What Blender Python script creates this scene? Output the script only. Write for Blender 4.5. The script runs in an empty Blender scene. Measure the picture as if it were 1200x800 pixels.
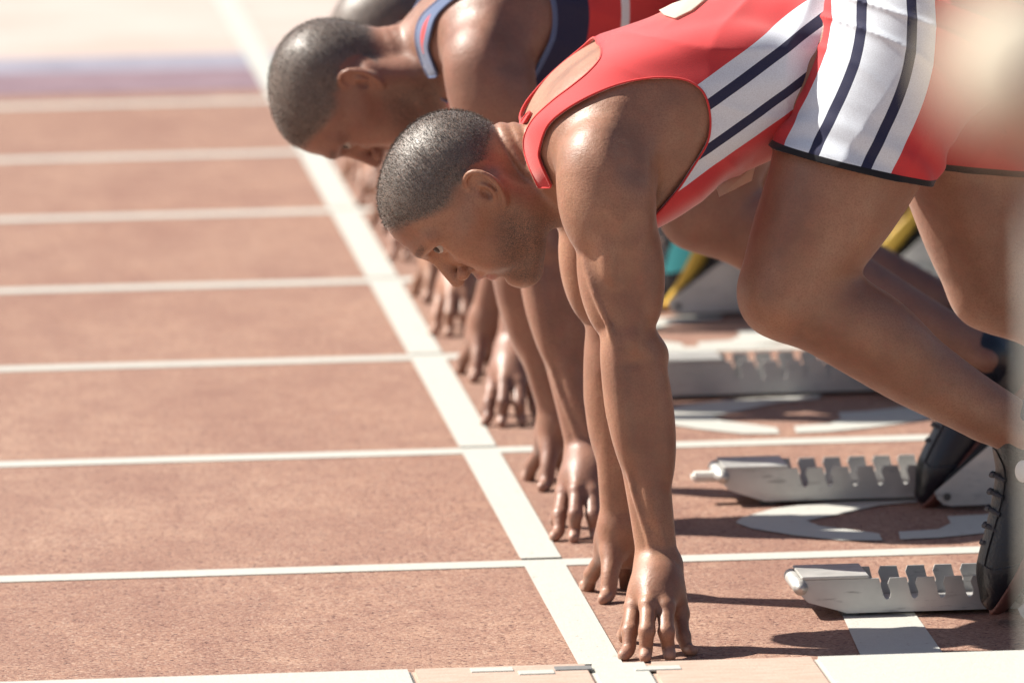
import bpy, bmesh, math, random, time
import numpy as np
from mathutils import Vector, Matrix
from mathutils.geometry import tessellate_polygon
random.seed(7); rng = np.random.default_rng(7)
T0 = time.time()
V3 = lambda *a: np.array(a, float)
nrm = lambda v: np.asarray(v, float) / np.linalg.norm(v)
sc = bpy.context.scene
# ------------------------------------------------------------------ camera
FPX, CX, CD, CH, PITCH, YAW, ROLL = 9997.4, -.891168, 11.82427, 1.727389, .11859, .0744881, -.0193325
O = V3(CX, -CD, CH)
FW = V3(math.sin(YAW)*math.cos(PITCH), math.cos(YAW)*math.cos(PITCH), -math.sin(PITCH))
RT = V3(math.cos(YAW), -math.sin(YAW), 0); UP = np.cross(RT, FW)
RT, UP = (math.cos(ROLL)*RT + math.sin(ROLL)*UP, -math.sin(ROLL)*RT + math.cos(ROLL)*UP)
cd = bpy.data.cameras.new('camera'); cam = bpy.data.objects.new('camera', cd); sc.collection.objects.link(cam)
cam.matrix_world = Matrix(((RT[0], UP[0], -FW[0], O[0]), (RT[1], UP[1], -FW[1], O[1]), (RT[2], UP[2], -FW[2], O[2]), (0, 0, 0, 1)))
cd.sensor_width = 36; cd.lens = FPX/1200*36; cd.clip_end = 2000; cd.clip_start = .1
cd.dof.use_dof = True; cd.dof.focus_distance = 11.15; cd.dof.aperture_fstop = 6.5
sc.camera = cam
# ------------------------------------------------------------------ light
SUN_EL, SUN_AZ = 46, 159       # azimuth measured counter-clockwise from +X (the way to the sun)
w = bpy.data.worlds.new('World'); sc.world = w; w.use_nodes = True
nt = w.node_tree; bg = nt.nodes['Background']; sky = nt.nodes.new('ShaderNodeTexSky')
sky.sky_type = 'NISHITA'; sky.sun_disc = False; sky.sun_elevation = math.radians(SUN_EL); sky.sun_rotation = math.radians(90-SUN_AZ)
sky.air_density = 1.0; sky.dust_density = 2.0
nt.links.new(sky.outputs[0], bg.inputs[0]); bg.inputs[1].default_value = .05
sl = bpy.data.lights.new('sun', 'SUN'); sl.energy = 5.0; sl.angle = math.radians(.5); sl.color = (1, .94, .84)
so = bpy.data.objects.new('sun', sl); sc.collection.objects.link(so)
sd = Vector((math.cos(math.radians(SUN_EL))*math.cos(math.radians(SUN_AZ)), math.cos(math.radians(SUN_EL))*math.sin(math.radians(SUN_AZ)), math.sin(math.radians(SUN_EL))))
so.rotation_euler = sd.to_track_quat('Z', 'Y').to_euler()
sc.view_settings.view_transform = 'Standard'; sc.view_settings.look = 'None'; sc.view_settings.exposure = .92; sc.view_settings.gamma = 1
sc.render.engine = 'CYCLES'

# ------------------------------------------------------------------ helpers
def ray(px, py): return FW + RT*(px-600)/FPX - UP*(py-400)/FPX
def P(px, py, Y):                      # point seen at a pixel, at lane depth Y
    d = ray(px, py); return O + d*((Y-O[1])/d[1])
def G(px, py, z=0.):                   # point seen at a pixel, on the ground
    d = ray(px, py); return O + d*((z-O[2])/d[2])
def link(o, parent=None):
    sc.collection.objects.link(o)
    if parent is not None:
        o.parent = parent; o.matrix_parent_inverse = parent.matrix_world.inverted()
    return o
def tag(o, label=None, cat=None, group=None, kind=None):
    for k, v in (('label', label), ('category', cat), ('group', group), ('kind', kind)):
        if v: o[k] = v
    return o
def empty(name, loc):
    o = bpy.data.objects.new(name, None); o.matrix_world = Matrix.Translation(Vector(loc)); o.empty_display_size = .1; return link(o)
def mesh_np(name, v, q, mats, parent=None, smooth=True, attrs=None):
    me = bpy.data.meshes.new(name); n, m = len(v), len(q); k = q.shape[1]
    me.vertices.add(n); me.vertices.foreach_set('co', np.ascontiguousarray(v, np.float32).ravel())
    me.loops.add(m*k); me.loops.foreach_set('vertex_index', np.ascontiguousarray(q, np.int32).ravel())
    me.polygons.add(m); me.polygons.foreach_set('loop_start', np.arange(m, dtype=np.int32)*k)
    me.polygons.foreach_set('use_smooth', np.full(m, smooth))
    me.update(calc_edges=True); me.validate()
    for nm, a in (attrs or {}).items():
        at = me.attributes.new(nm, 'FLOAT', 'POINT'); at.data.foreach_set('value', np.ascontiguousarray(a, np.float32))
    for mt in (mats if isinstance(mats, (list, tuple)) else [mats]): me.materials.append(mt)
    return link(bpy.data.objects.new(name, me), parent)
def bm_obj(name, bm, mat, parent=None, smooth=False):
    me = bpy.data.meshes.new(name); bmesh.ops.recalc_face_normals(bm, faces=bm.faces); bm.to_mesh(me); bm.free()
    for mt in (mat if isinstance(mat, (list, tuple)) else [mat]): me.materials.append(mt)
    if smooth:
        for p in me.polygons: p.use_smooth = True
    return link(bpy.data.objects.new(name, me), parent)
def bm_box(bm, c, s, R=None, bev=0.):
    r = bmesh.ops.create_cube(bm, size=1); vs = r['verts']
    M = Matrix.Translation(Vector(c)) @ (R.to_4x4() if R is not None else Matrix()) @ Matrix.Diagonal((s[0], s[1], s[2], 1))
    bmesh.ops.transform(bm, matrix=M, verts=vs)
    if bev: bmesh.ops.bevel(bm, geom=list({e for v in vs for e in v.link_edges}), offset=bev, segments=2, affect='EDGES')
def bm_prism(bm, poly, y0, y1):        # polygon in X,Z extruded along Y
    a = [bm.verts.new((x, y0, z)) for x, z in poly]; b = [bm.verts.new((x, y1, z)) for x, z in poly]; n = len(poly)
    bm.faces.new(a); bm.faces.new(b[::-1])
    for i in range(n): bm.faces.new((a[i], b[i], b[(i+1) % n], a[(i+1) % n]))
def bm_plate(bm, poly, y0, y1):         # concave outline in X,Z with thickness along Y
    n = len(poly); a = [bm.verts.new((x, y0, z)) for x, z in poly]; b = [bm.verts.new((x, y1, z)) for x, z in poly]
    for t in tessellate_polygon([[Vector((x, z, 0)) for x, z in poly]]):
        bm.faces.new([a[i] for i in t]); bm.faces.new([b[i] for i in reversed(t)])
    for i in range(n): bm.faces.new((a[i], b[i], b[(i+1) % n], a[(i+1) % n]))
def bm_cyl(bm, a, b, r, seg=16, r2=None):
    a, b = Vector(a), Vector(b); d = b-a
    M = Matrix.Translation((a+b)/2) @ d.to_track_quat('Z', 'Y').to_matrix().to_4x4()
    bmesh.ops.create_cone(bm, cap_ends=True, segments=seg, radius1=r, radius2=r if r2 is None else r2, depth=d.length, matrix=M)

# ------------------------------------------------------------------ materials
class Mat:
    def __init__(s, name, rough=.6, spec=.5, col=(.5, .5, .5), metal=0):
        s.m = bpy.data.materials.new(name); s.m.use_nodes = True; s.t = s.m.node_tree; s.b = s.t.nodes['Principled BSDF']
        s.b.inputs['Roughness'].default_value = rough; s.b.inputs['Base Color'].default_value = (*col, 1)
        s.b.inputs['Metallic'].default_value = metal; s.b.inputs['Specular IOR Level'].default_value = spec
    def n(s, typ, **k):
        x = s.t.nodes.new('ShaderNode'+typ)
        for a, b in k.items(): setattr(x, a, b)
        return x
    def l(s, a, b): s.t.links.new(a, b)
    def co(s):
        if not hasattr(s, '_co'): s._co = s.n('TexCoord').outputs['Object']
        return s._co
    def noise(s, scale, detail=3, rough=.5, stretch=None):
        x = s.n('TexNoise'); x.inputs['Scale'].default_value = scale; x.inputs['Detail'].default_value = detail; x.inputs['Roughness'].default_value = rough
        if stretch:
            mp = s.n('Mapping'); mp.inputs['Scale'].default_value = stretch; s.l(s.co(), mp.inputs[0]); s.l(mp.outputs[0], x.inputs['Vector'])
        else: s.l(s.co(), x.inputs['Vector'])
        return x.outputs['Fac']
    def ramp(s, f, stops, mode='LINEAR'):
        r = s.n('ValToRGB'); r.color_ramp.interpolation = mode; e = r.color_ramp.elements
        while len(e) < len(stops): e.new(1)
        for i, (p, c) in enumerate(stops):
            e[i].position = p; e[i].color = (*c, 1) if hasattr(c, '__len__') else (c, c, c, 1)
        s.l(f, r.inputs[0]); return r.outputs[0]
    def math(s, op, a, b=None):
        x = s.n('Math', operation=op)
        for i, v in enumerate((a, b)):
            if v is None: continue
            if isinstance(v, (int, float)): x.inputs[i].default_value = v
            else: s.l(v, x.inputs[i])
        return x.outputs[0]
    def mix(s, f, a, b, mode='MIX'):
        x = s.n('Mix', data_type='RGBA', blend_type=mode)
        for i, v in ((0, f), (6, a), (7, b)):
            if isinstance(v, (int, float)): x.inputs[i].default_value = v
            elif isinstance(v, tuple): x.inputs[i].default_value = (*v, 1)
            else: s.l(v, x.inputs[i])
        return x.outputs[2]
    def attr(s, name): return s.n('Attribute', attribute_name=name).outputs['Fac']
    def bump(s, f, strength, dist, prev=None):
        b = s.n('Bump'); b.inputs['Strength'].default_value = strength; b.inputs['Distance'].default_value = dist; s.l(f, b.inputs['Height'])
        if prev is not None: s.l(prev, b.inputs['Normal'])
        return b.outputs[0]
    def set(s, **k):
        for a, v in k.items():
            i = s.b.inputs[a.replace('_', ' ')]
            if isinstance(v, (int, float)): i.default_value = v
            elif isinstance(v, tuple): i.default_value = v
            else: s.l(v, i)
        return s

def m_track():
    m = Mat('track_rubber', .75, .35)
    big = m.noise(1.3, 4, .6, (1, .35, 1)); mid = m.noise(14, 4, .65); vo = m.n('TexVoronoi'); vo.inputs['Scale'].default_value = 330; m.l(m.co(), vo.inputs['Vector']); sx_ = m.n('SeparateColor'); m.l(vo.outputs['Color'], sx_.inputs[0]); fine = sx_.outputs[0]; pits = m.noise(95, 4, .7); streak = m.noise(4.5, 5, .65, (1, .4, 1))
    c = m.mix(m.ramp(big, [(.3, 0.), (.72, 1.)]), (.315, .168, .116), (.415, .258, .186))
    c = m.mix(m.math('MULTIPLY', m.ramp(mid, [(.38, 0.), (.68, 1.)]), .6), c, (.235, .118, .090))
    c = m.mix(m.ramp(fine, [(.0, .85), (.28, 0.)]), c, (.13, .062, .05))
    c = m.mix(m.ramp(fine, [(.72, 0.), (1., .8)]), c, (.50, .36, .28))
    c = m.mix(m.math('MULTIPLY', m.ramp(streak, [(.42, 0.), (.66, 1.)]), .5), c, (.215, .105, .08))
    c = m.mix(m.ramp(pits, [(.375, 1.), (.42, 0.)]), c, (.085, .035, .032))
    m.set(Base_Color=c, Normal=m.bump(m.math('ADD', m.math('MULTIPLY', fine, .6), pits), .7, .005)); return m.m
def m_paint(name='line_paint', wear=.34):
    m = Mat(name, .55, .4); fine = m.noise(160, 3, .7); mid = m.noise(85, 5, .7)
    c = m.mix(m.ramp(mid, [(.3, .35), (.6, 0.)]), (.50, .50, .46), (.42, .39, .34))
    c = m.mix(m.ramp(mid, [(wear-.03, 1.), (wear, 0.)]), c, (.22, .14, .11))
    m.set(Base_Color=c, Normal=m.bump(fine, .4, .003)); return m.m
def m_metal():
    m = Mat('brushed_aluminium', .42, .5, metal=.6); a = m.noise(18, 5, .7, (1, 1, 6)); b = m.noise(9, 4, .6)
    c = m.mix(m.ramp(b, [(.35, 0.), (.7, 1.)]), (.52, .52, .50), (.70, .69, .66))
    c = m.mix(m.ramp(a, [(.30, .8), (.42, 0.)]), c, (.33, .32, .31))
    m.set(Base_Color=c, Roughness=m.ramp(a, [(.3, .6), (.7, .38)]), Normal=m.bump(m.noise(300, 2), .08, .001)); return m.m
def m_skin(name, dark, mid, red):
    m = Mat(name, .42, .5)
    n1 = m.noise(9, 4, .6); n2 = m.noise(55, 4, .6); n3 = m.noise(420, 2, .6)
    c = m.mix(m.ramp(n1, [(.35, 0.), (.7, 1.)]), mid, dark)
    c = m.mix(m.math('MULTIPLY', m.ramp(n2, [(.4, 0.), (.75, 1.)]), .35), c, red)
    c = m.mix(m.math('MULTIPLY', m.ramp(n3, [(.35, 1.), (.55, 0.)]), .5), c, dark)
    c = m.mix(m.attr('lips'), c, (.34, .13, .11))
    c = m.mix(m.attr('palm'), c, (.46, .27, .20))
    hs = m.ramp(m.noise(850, 2, .7), [(.40, 0.), (.60, 1.)]); hc = m.mix(hs, (.035, .027, .023), (.20, .165, .14))
    c = m.mix(m.math('MINIMUM', m.math('MULTIPLY', m.attr('scalp'), m.ramp(m.noise(500, 2, .7), [(.35, .6), (.6, 1.3)])), 1.), c, hc)
    sp = m.ramp(m.noise(700, 2, .7), [(.42, .25), (.58, 1.)])
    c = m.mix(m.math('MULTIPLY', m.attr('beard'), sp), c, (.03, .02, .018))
    m.set(Base_Color=c, Roughness=m.ramp(n2, [(.3, .42), (.7, .58)]), Specular_IOR_Level=.66, Coat_Weight=.10, Coat_Roughness=.42, Sheen_Weight=.12, Sheen_Roughness=.45, Subsurface_Weight=.12, Subsurface_Scale=.008)
    m.b.inputs['Subsurface Radius'].default_value = (1, .35, .2)
    n4 = m.noise(170, 4, .65, (1, 1, 2.2)); m.set(Normal=m.bump(n3, .2, .0012, m.bump(n4, .24, .002, m.bump(n2, .22, .004)))); return m.m
def m_hair(name):
    m = Mat(name, .48, .5); n = m.noise(900, 2, .7); n2 = m.noise(60, 3)
    c = m.mix(m.ramp(n, [(.38, 0.), (.62, 1.)]), (.05, .04, .034), (.22, .18, .15))
    m.set(Base_Color=c, Normal=m.bump(n, .9, .003)); return m.m
def m_cloth(name, col, rough=.75, sheen=.35):
    m = Mat(name, rough, .25); n = m.noise(650, 2, .6); n2 = m.noise(25, 3)
    c = m.mix(m.math('MULTIPLY', m.ramp(n, [(.3, 1.), (.7, 0.)]), .22), col, tuple(x*.55 for x in col))
    m.set(Base_Color=c, Normal=m.bump(n, .25, .001), Sheen_Weight=sheen, Sheen_Roughness=.35); m.b.inputs['Sheen Tint'].default_value = (1, .93, .88, 1); m.set(Specular_IOR_Level=.3); return m
def m_kit(name, base, stops, attr, trim=None, sheen=.9):
    """fabric whose printed side panel follows a coordinate stored on the mesh; trim = (attribute, colour)"""
    m = m_cloth(name, base, sheen=sheen); n = m.noise(650, 2, .6)
    c = m.ramp(m.attr(attr), stops, 'CONSTANT')
    c = m.mix(m.math('MULTIPLY', m.ramp(n, [(.3, 1.), (.7, 0.)]), .2), c, (.1, .06, .06))
    if trim: c = m.mix(m.math('GREATER_THAN', m.attr(trim[0]), .5), c, trim[1])
    m.set(Base_Color=c); return m.m
def m_plain(name, col, rough=.5, spec=.5, metal=0, nscale=120, amt=.3, bump=.15):
    m = Mat(name, rough, spec, metal=metal); n = m.noise(nscale, 3)
    m.set(Base_Color=m.mix(m.math('MULTIPLY', m.ramp(n, [(.3, 1.), (.7, 0.)]), amt), col, tuple(x*.5 for x in col)), Normal=m.bump(n, bump, .002)); return m.m
TRACK, PAINT, METAL = m_track(), m_paint(), m_metal()
SKIN1 = m_skin('brown_skin', (.20, .085, .048), (.375, .19, .112), (.37, .13, .08))
SKIN2 = m_skin('deep_brown_skin', (.17, .072, .046), (.31, .155, .098), (.32, .112, .075))
HAIR = m_hair('shaved_hair')
EYEW = m_plain('eye_white', (.42, .37, .33), .2, .6, amt=.05, bump=0); EYED = m_plain('iris_dark', (.02, .012, .01), .1, .6, amt=0, bump=0)
BLACK = m_plain('black_shoe_leather', (.013, .014, .02), .38, .6, nscale=240, bump=.6); NAVY = m_plain('navy_shoe_mesh', (.012, .013, .022), .30, .6, nscale=300, bump=.4)
SOLE = m_plain('red_brown_sole', (.20, .075, .055), .6); WHITE = m_plain('white_plastic', (.72, .70, .66), .45, amt=.1)
YELLOW = m_plain('yellow_sole', (.92, .60, .10), .5, amt=.1); CYAN = m_plain('cyan_upper', (.12, .70, .70), .5, amt=.1)
ORANGE = m_plain('amber_upper', (.55, .33, .10), .5, amt=.15); CORAL = m_plain('coral_trim', (.75, .10, .09), .5, amt=.1)
LACE = m_plain('charcoal_lace', (.05, .05, .058), .7)
RUBBER = m_plain('dark_rubber', (.03, .032, .037), .6, nscale=200); PAPER = m_plain('bib_paper', (.80, .78, .70), .7, amt=.06)
_t = PAPER.node_tree; _tr = _t.nodes.new('ShaderNodeBsdfTranslucent'); _tr.inputs[0].default_value = (.8, .76, .66, 1); _mx = _t.nodes.new('ShaderNodeMixShader'); _mx.inputs[0].default_value = .55
_t.links.new(_t.nodes['Principled BSDF'].outputs[0], _mx.inputs[1]); _t.links.new(_tr.outputs[0], _mx.inputs[2]); _t.links.new(_mx.outputs[0], _t.nodes['Material Output'].inputs[0])
STEEL = m_plain('dark_steel', (.12, .12, .12), .4, metal=.8)

# ------------------------------------------------------------------ signed distance modelling
class Field:
    def __init__(s, lo, hi, vs):
        s.lo = np.asarray(lo, float); s.vs = vs; s.n = np.ceil((np.asarray(hi)-s.lo)/vs).astype(int)+1
        s.F = np.full(s.n, 1., np.float32); s.ax = [(s.lo[i]+np.arange(s.n[i])*vs).astype(np.float32) for i in range(3)]
    def sub(s, lo, hi):
        a = np.clip(np.floor((np.asarray(lo)-s.lo)/s.vs).astype(int), 0, s.n); b = np.clip(np.ceil((np.asarray(hi)-s.lo)/s.vs).astype(int)+1, 0, s.n)
        if np.any(b <= a): return None
        sl = tuple(slice(a[i], b[i]) for i in range(3))
        return sl, s.ax[0][sl[0]][:, None, None], s.ax[1][sl[1]][None, :, None], s.ax[2][sl[2]][None, None, :]
    def op(s, lo, hi, fn, k, mode=1):
        m = max(k, 0)+2*s.vs+.004; r = s.sub(np.asarray(lo)-m, np.asarray(hi)+m)
        if r is None: return
        sl, x, y, z = r; d = fn(x, y, z); f = s.F[sl]; k = max(k, 1e-5)
        if mode == 1:
            h = np.maximum(k-np.abs(f-d), 0)/k; s.F[sl] = np.minimum(f, d)-h*h*(k*.25)
        else:
            h = np.maximum(k-np.abs(f+d), 0)/k; s.F[sl] = np.maximum(f, -d)+h*h*(k*.25)
    def ell(s, c, rad, R=None, k=.02, mode=1):
        c = np.asarray(c, float); R = np.eye(3) if R is None else np.asarray(R, float); rad = np.asarray(rad, float)
        ext = np.sqrt(((R*rad[None, :])**2).sum(1))
        def fn(x, y, z):
            k0 = 0; k1 = 0
            for i in range(3):
                q = ((x-c[0])*R[0, i]+(y-c[1])*R[1, i]+(z-c[2])*R[2, i]).astype(np.float32)
                k0 = k0+(q/rad[i])**2; k1 = k1+(q/rad[i]**2)**2
            k0 = np.sqrt(k0); return (k0*(k0-1)/np.maximum(np.sqrt(k1), 1e-6)).astype(np.float32)
        s.op(c-ext, c+ext, fn, k, mode)
    def chain(s, pts, rad, k=.015, mode=1, sub=5, flat=None):
        """tapered tube through points; flat = (direction, scale) squashes the section along that direction"""
        p, r = spline(np.array(pts, float), np.array(rad, float), sub)
        lo = (p-r[:, None]).min(0); hi = (p+r[:, None]).max(0); c = p.mean(0)
        if flat is not None:
            wv, fs = nrm(flat[0]), flat[1]; g = 1/fs-1
            pt = p+((p-c)@wv)[:, None]*g*wv[None, :]
        else: pt = p; fs = 1
        def fn(x, y, z):
            if flat is not None:
                q = (x-c[0])*wv[0]+(y-c[1])*wv[1]+(z-c[2])*wv[2]
                x = (x+g*wv[0]*q).astype(np.float32); y = (y+g*wv[1]*q).astype(np.float32); z = (z+g*wv[2]*q).astype(np.float32)
            best = None
            for i in range(len(pt)-1):
                a, b = pt[i], pt[i+1]; e = b-a; L = max(e@e, 1e-9)
                t = np.clip(((x-a[0])*(e[0]/L)+(y-a[1])*(e[1]/L)+(z-a[2])*(e[2]/L)), 0, 1).astype(np.float32)
                d = np.sqrt((x-a[0]-t*e[0])**2+(y-a[1]-t*e[1])**2+(z-a[2]-t*e[2])**2)-(r[i]+(r[i+1]-r[i])*t)
                best = d if best is None else np.minimum(best, d)
            return (best*fs).astype(np.float32)
        s.op(lo, hi, fn, k, mode)
    def ball(s, c, r, k=.01, mode=1): s.ell(c, (r, r, r), None, k, mode)
def spline(p, r, sub):
    if len(p) < 3 or sub <= 1: return p, r
    q = np.concatenate([p, r[:, None]], 1); q = np.vstack([2*q[0]-q[1], q, 2*q[-1]-q[-2]]); out = []
    for i in range(1, len(q)-2):
        for t in np.arange(sub)/sub:
            a, b, c, d = q[i-1], q[i], q[i+1], q[i+2]
            out.append(.5*(2*b+(c-a)*t+(2*a-5*b+4*c-d)*t*t+(-a+3*b-3*c+d)*t**3))
    out.append(q[-2]); out = np.array(out); return out[:, :3], np.maximum(out[:, 3], 1e-4)
def nets(F, lo, vs):
    n = np.array(F.shape); S = F < 0
    anyc = S[:-1]|S[1:]; allc = S[:-1]&S[1:]
    anyc = anyc[:, :-1]|anyc[:, 1:]; allc = allc[:, :-1]&allc[:, 1:]
    anyc = anyc[:, :, :-1]|anyc[:, :, 1:]; allc = allc[:, :, :-1]&allc[:, :, 1:]
    mx = anyc & ~allc; cs = mx.shape; flat = np.flatnonzero(mx); ijk = np.stack(np.unravel_index(flat, cs), 1)
    cor = np.array([(a, b, c) for a in (0, 1) for b in (0, 1) for c in (0, 1)])
    val = np.stack([F[ijk[:, 0]+c[0], ijk[:, 1]+c[1], ijk[:, 2]+c[2]] for c in cor], 1)
    acc = np.zeros((len(flat), 3), np.float32); cnt = np.zeros(len(flat), np.float32)
    for i in range(8):
        for j in range(i+1, 8):
            if np.abs(cor[i]-cor[j]).sum() != 1: continue
            a, b = val[:, i], val[:, j]; cr = (a < 0) != (b < 0); t = np.where(cr, a/np.where(cr, a-b, 1), 0)[:, None]
            acc += np.where(cr[:, None], cor[i]+t*(cor[j]-cor[i]), 0); cnt += cr
    v = (ijk+acc/cnt[:, None])*vs+np.asarray(lo)
    Q = []
    for ax in range(3):
        sl0 = [slice(None)]*3; sl1 = [slice(None)]*3; sl0[ax] = slice(0, -1); sl1[ax] = slice(1, None)
        o1, o2 = (ax+1) % 3, (ax+2) % 3
        A = S[tuple(sl0)]; B = S[tuple(sl1)]; e = np.stack(np.nonzero(A != B), 1)
        e = e[(e[:, o1] > 0) & (e[:, o2] > 0) & (e[:, o1] < n[o1]-1) & (e[:, o2] < n[o2]-1)]
        fl = A[e[:, 0], e[:, 1], e[:, 2]]; ids = []
        for d1, d2 in ((-1, -1), (0, -1), (0, 0), (-1, 0)):
            c = e.copy(); c[:, o1] += d1; c[:, o2] += d2
            ids.append(np.searchsorted(flat, (c[:, 0]*cs[1]+c[:, 1])*cs[2]+c[:, 2]))
        q = np.stack(ids, 1); q[~fl] = q[~fl][:, ::-1]; Q.append(q)
    return v, np.concatenate(Q)
def poly_sd(poly, X, Z):               # signed distance to a polygon on an X,Z grid
    poly = np.asarray(poly, float); d = np.full(np.broadcast(X, Z).shape, 1e9); ins = np.zeros(d.shape, bool)
    for i in range(len(poly)):
        a, b = poly[i], poly[(i+1) % len(poly)]; e = b-a
        t = np.clip(((X-a[0])*e[0]+(Z-a[1])*e[1])/max(e@e, 1e-12), 0, 1)
        d = np.minimum(d, (X-a[0]-t*e[0])**2+(Z-a[1]-t*e[1])**2)
        c = ((a[1] > Z) != (b[1] > Z)) & (X < (b[0]-a[0])*(Z-a[1])/(b[1]-a[1]+1e-12)+a[0]); ins ^= c
    d = np.sqrt(d); return np.where(ins, -d, d)
def smooth_poly(pts, sub=4):
    p, _ = spline(np.array([(a, b, 0) for a, b in pts], float), np.ones(len(pts)), sub); return p[:, :2]
def sstep(a, b, x): t = np.clip((x-a)/(b-a), 0, 1); return t*t*(3-2*t)

# ------------------------------------------------------------------ setting: track, markings, kerb
def sheet(name, poly, mat, z, kind='structure'):
    bm = bmesh.new(); bm.faces.new([bm.verts.new((x, y, z)) for x, y in poly]); bmesh.ops.triangulate(bm, faces=bm.faces)
    o = bm_obj(name, bm, mat); 
    for p in o.data.polygons:
        if p.normal.z < 0: p.flip()
    return tag(o, kind=kind)
sheet('track', [(-400, -400), (400, -400), (400, 600), (-400, 600)], TRACK, 0)
mp_ = Mat('pale_glare', .8, .3); mp_.set(Base_Color=mp_.mix(mp_.ramp(mp_.noise(2.2, 5, .6), [(.35, 0.), (.7, 1.)]), (.43, .345, .305), (.50, .42, .385)), Normal=mp_.bump(mp_.noise(120, 3), .3, .003))  # pale tone puts the upper-left glare into the ground colour
sheet('glare_apron', [(-400, 8.62), (400, 8.62), (400, 600), (-400, 600)], mp_.m, .0008)
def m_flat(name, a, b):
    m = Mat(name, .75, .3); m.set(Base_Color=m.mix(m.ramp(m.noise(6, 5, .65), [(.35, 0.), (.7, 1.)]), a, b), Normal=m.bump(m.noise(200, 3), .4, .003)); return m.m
sheet('shade_strip', [(-400, 7.62), (400, 7.62), (400, 8.20), (-400, 8.20)], m_flat('mauve_shade', (.19, .125, .15), (.25, .175, .20)), .0010)  # purple shade across the ground, painted in as a flat mauve strip
sheet('shade_strip', [(-400, 8.20), (400, 8.20), (400, 8.62), (-400, 8.62)], m_flat('blue_grey_shade', (.22, .21, .26), (.29, .275, .33)), .0011)  # bluish upper part of the shaded band, also painted flat
LW = .062
LANES = [0, 1.22, 2.44, 3.62, 4.88, 6.10, 7.34]
for n, Y in enumerate(LANES):
    w = LW*(1+.05*n)
    sheet('lane_line', [(-60, Y-w/2), (60, Y-w/2), (60, Y+w/2), (-60, Y+w/2)], PAINT, .0012)
ys = [-.93]+LANES
for a, b in zip(ys, LANES+[12.]):
    a2 = a+(.04 if a >= 0 else 0); sheet('start_line', [(0, a2), (.058, a2), (.058, b-.035), (0, b-.035)], PAINT, .0024)
# painted lane numbers, traced on the ground
def ground_poly(name, px, z=.0018):
    pts = [G(a, b)[:2] for a, b in px]; sheet(name, pts, PAINT, z)
n2l = [(1034, 634), (985, 634), (930, 628), (880, 620), (862, 613), (870, 607), (905, 597), (960, 590), (1030, 585), (1090, 581), (1085, 588), (1030, 593), (985, 603), (945, 611), (960, 617), (1000, 622), (1030, 626)]
n2r = [(1055, 633), (1053, 624), (1100, 621), (1114, 614), (1110, 606), (1150, 604), (1260, 592), (1330, 580), (1350, 588), (1290, 603), (1210, 618), (1150, 626), (1100, 631)]
ground_poly('lane_number', n2l); ground_poly('lane_number', n2r)
shift = lambda poly, dx, dy: [(600+(a-600)*.9+dx, 400+(b-400)*.88+dy) for a, b in poly]
ground_poly('lane_number', shift(n2l, -77, -97)); ground_poly('lane_number', shift(n2r, -77, -97))
ground_poly('lane_number', shift(shift(n2l, -77, -97), -80, -86)); ground_poly('lane_number', shift(shift(n2r, -77, -97), -80, -86))
ground_poly('lane_number', [(975, 695), (1055, 695), (1122, 790), (1018, 790)])
# raised inner kerb in painted segments
KH = .05; kY = G(600, 779, KH)[1]
kerb = tag(empty('inner_kerb', (0, kY-.06, 0)), 'low raised kerb in white and terracotta segments along the inside lane', 'kerb')
KW = m_paint('kerb_white', .2); 
mk = Mat('kerb_terracotta', .6, .4); nn = mk.noise(22, 5, .65, (1, 5, 1))
mk.set(Base_Color=mk.mix(mk.ramp(nn, [(.35, 0.), (.7, 1.)]), (.44, .31, .245), (.53, .41, .34)), Normal=mk.bump(mk.noise(180, 3), .3, .003)); KR = mk.m
STRIP = m_plain('grey_tape', (.20, .20, .20), .6)
def kx(px): return P(px, 790, kY-.04)[0]
segs = [(-3.0, kx(484), KW), (kx(484), kx(692), KR), (kx(692), kx(762), KW), (kx(762), kx(958), KR), (kx(958), 3.0, KW)]
for a, b, m in segs:
    bm = bmesh.new(); bm_box(bm, ((a+b)/2, kY-.35, KH/2), (b-a-.0015, .70, KH), bev=.004); bm_obj('kerb_segment', bm, m, kerb)
for a, b, y, m in ((552, 602, 781, KW), (606, 648, 784, KW), (650, 694, 779, STRIP), (742, 796, 779, KW)):
    c = (kx(a)+kx(b))/2; gy = G((a+b)/2, y+2, KH)[1]
    bm = bmesh.new(); bm_box(bm, (c, gy-.012, KH+.0001), (kx(b)-kx(a), .030, .0024), bev=.0006); bm_obj('joint_strip', bm, m, kerb)

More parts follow.
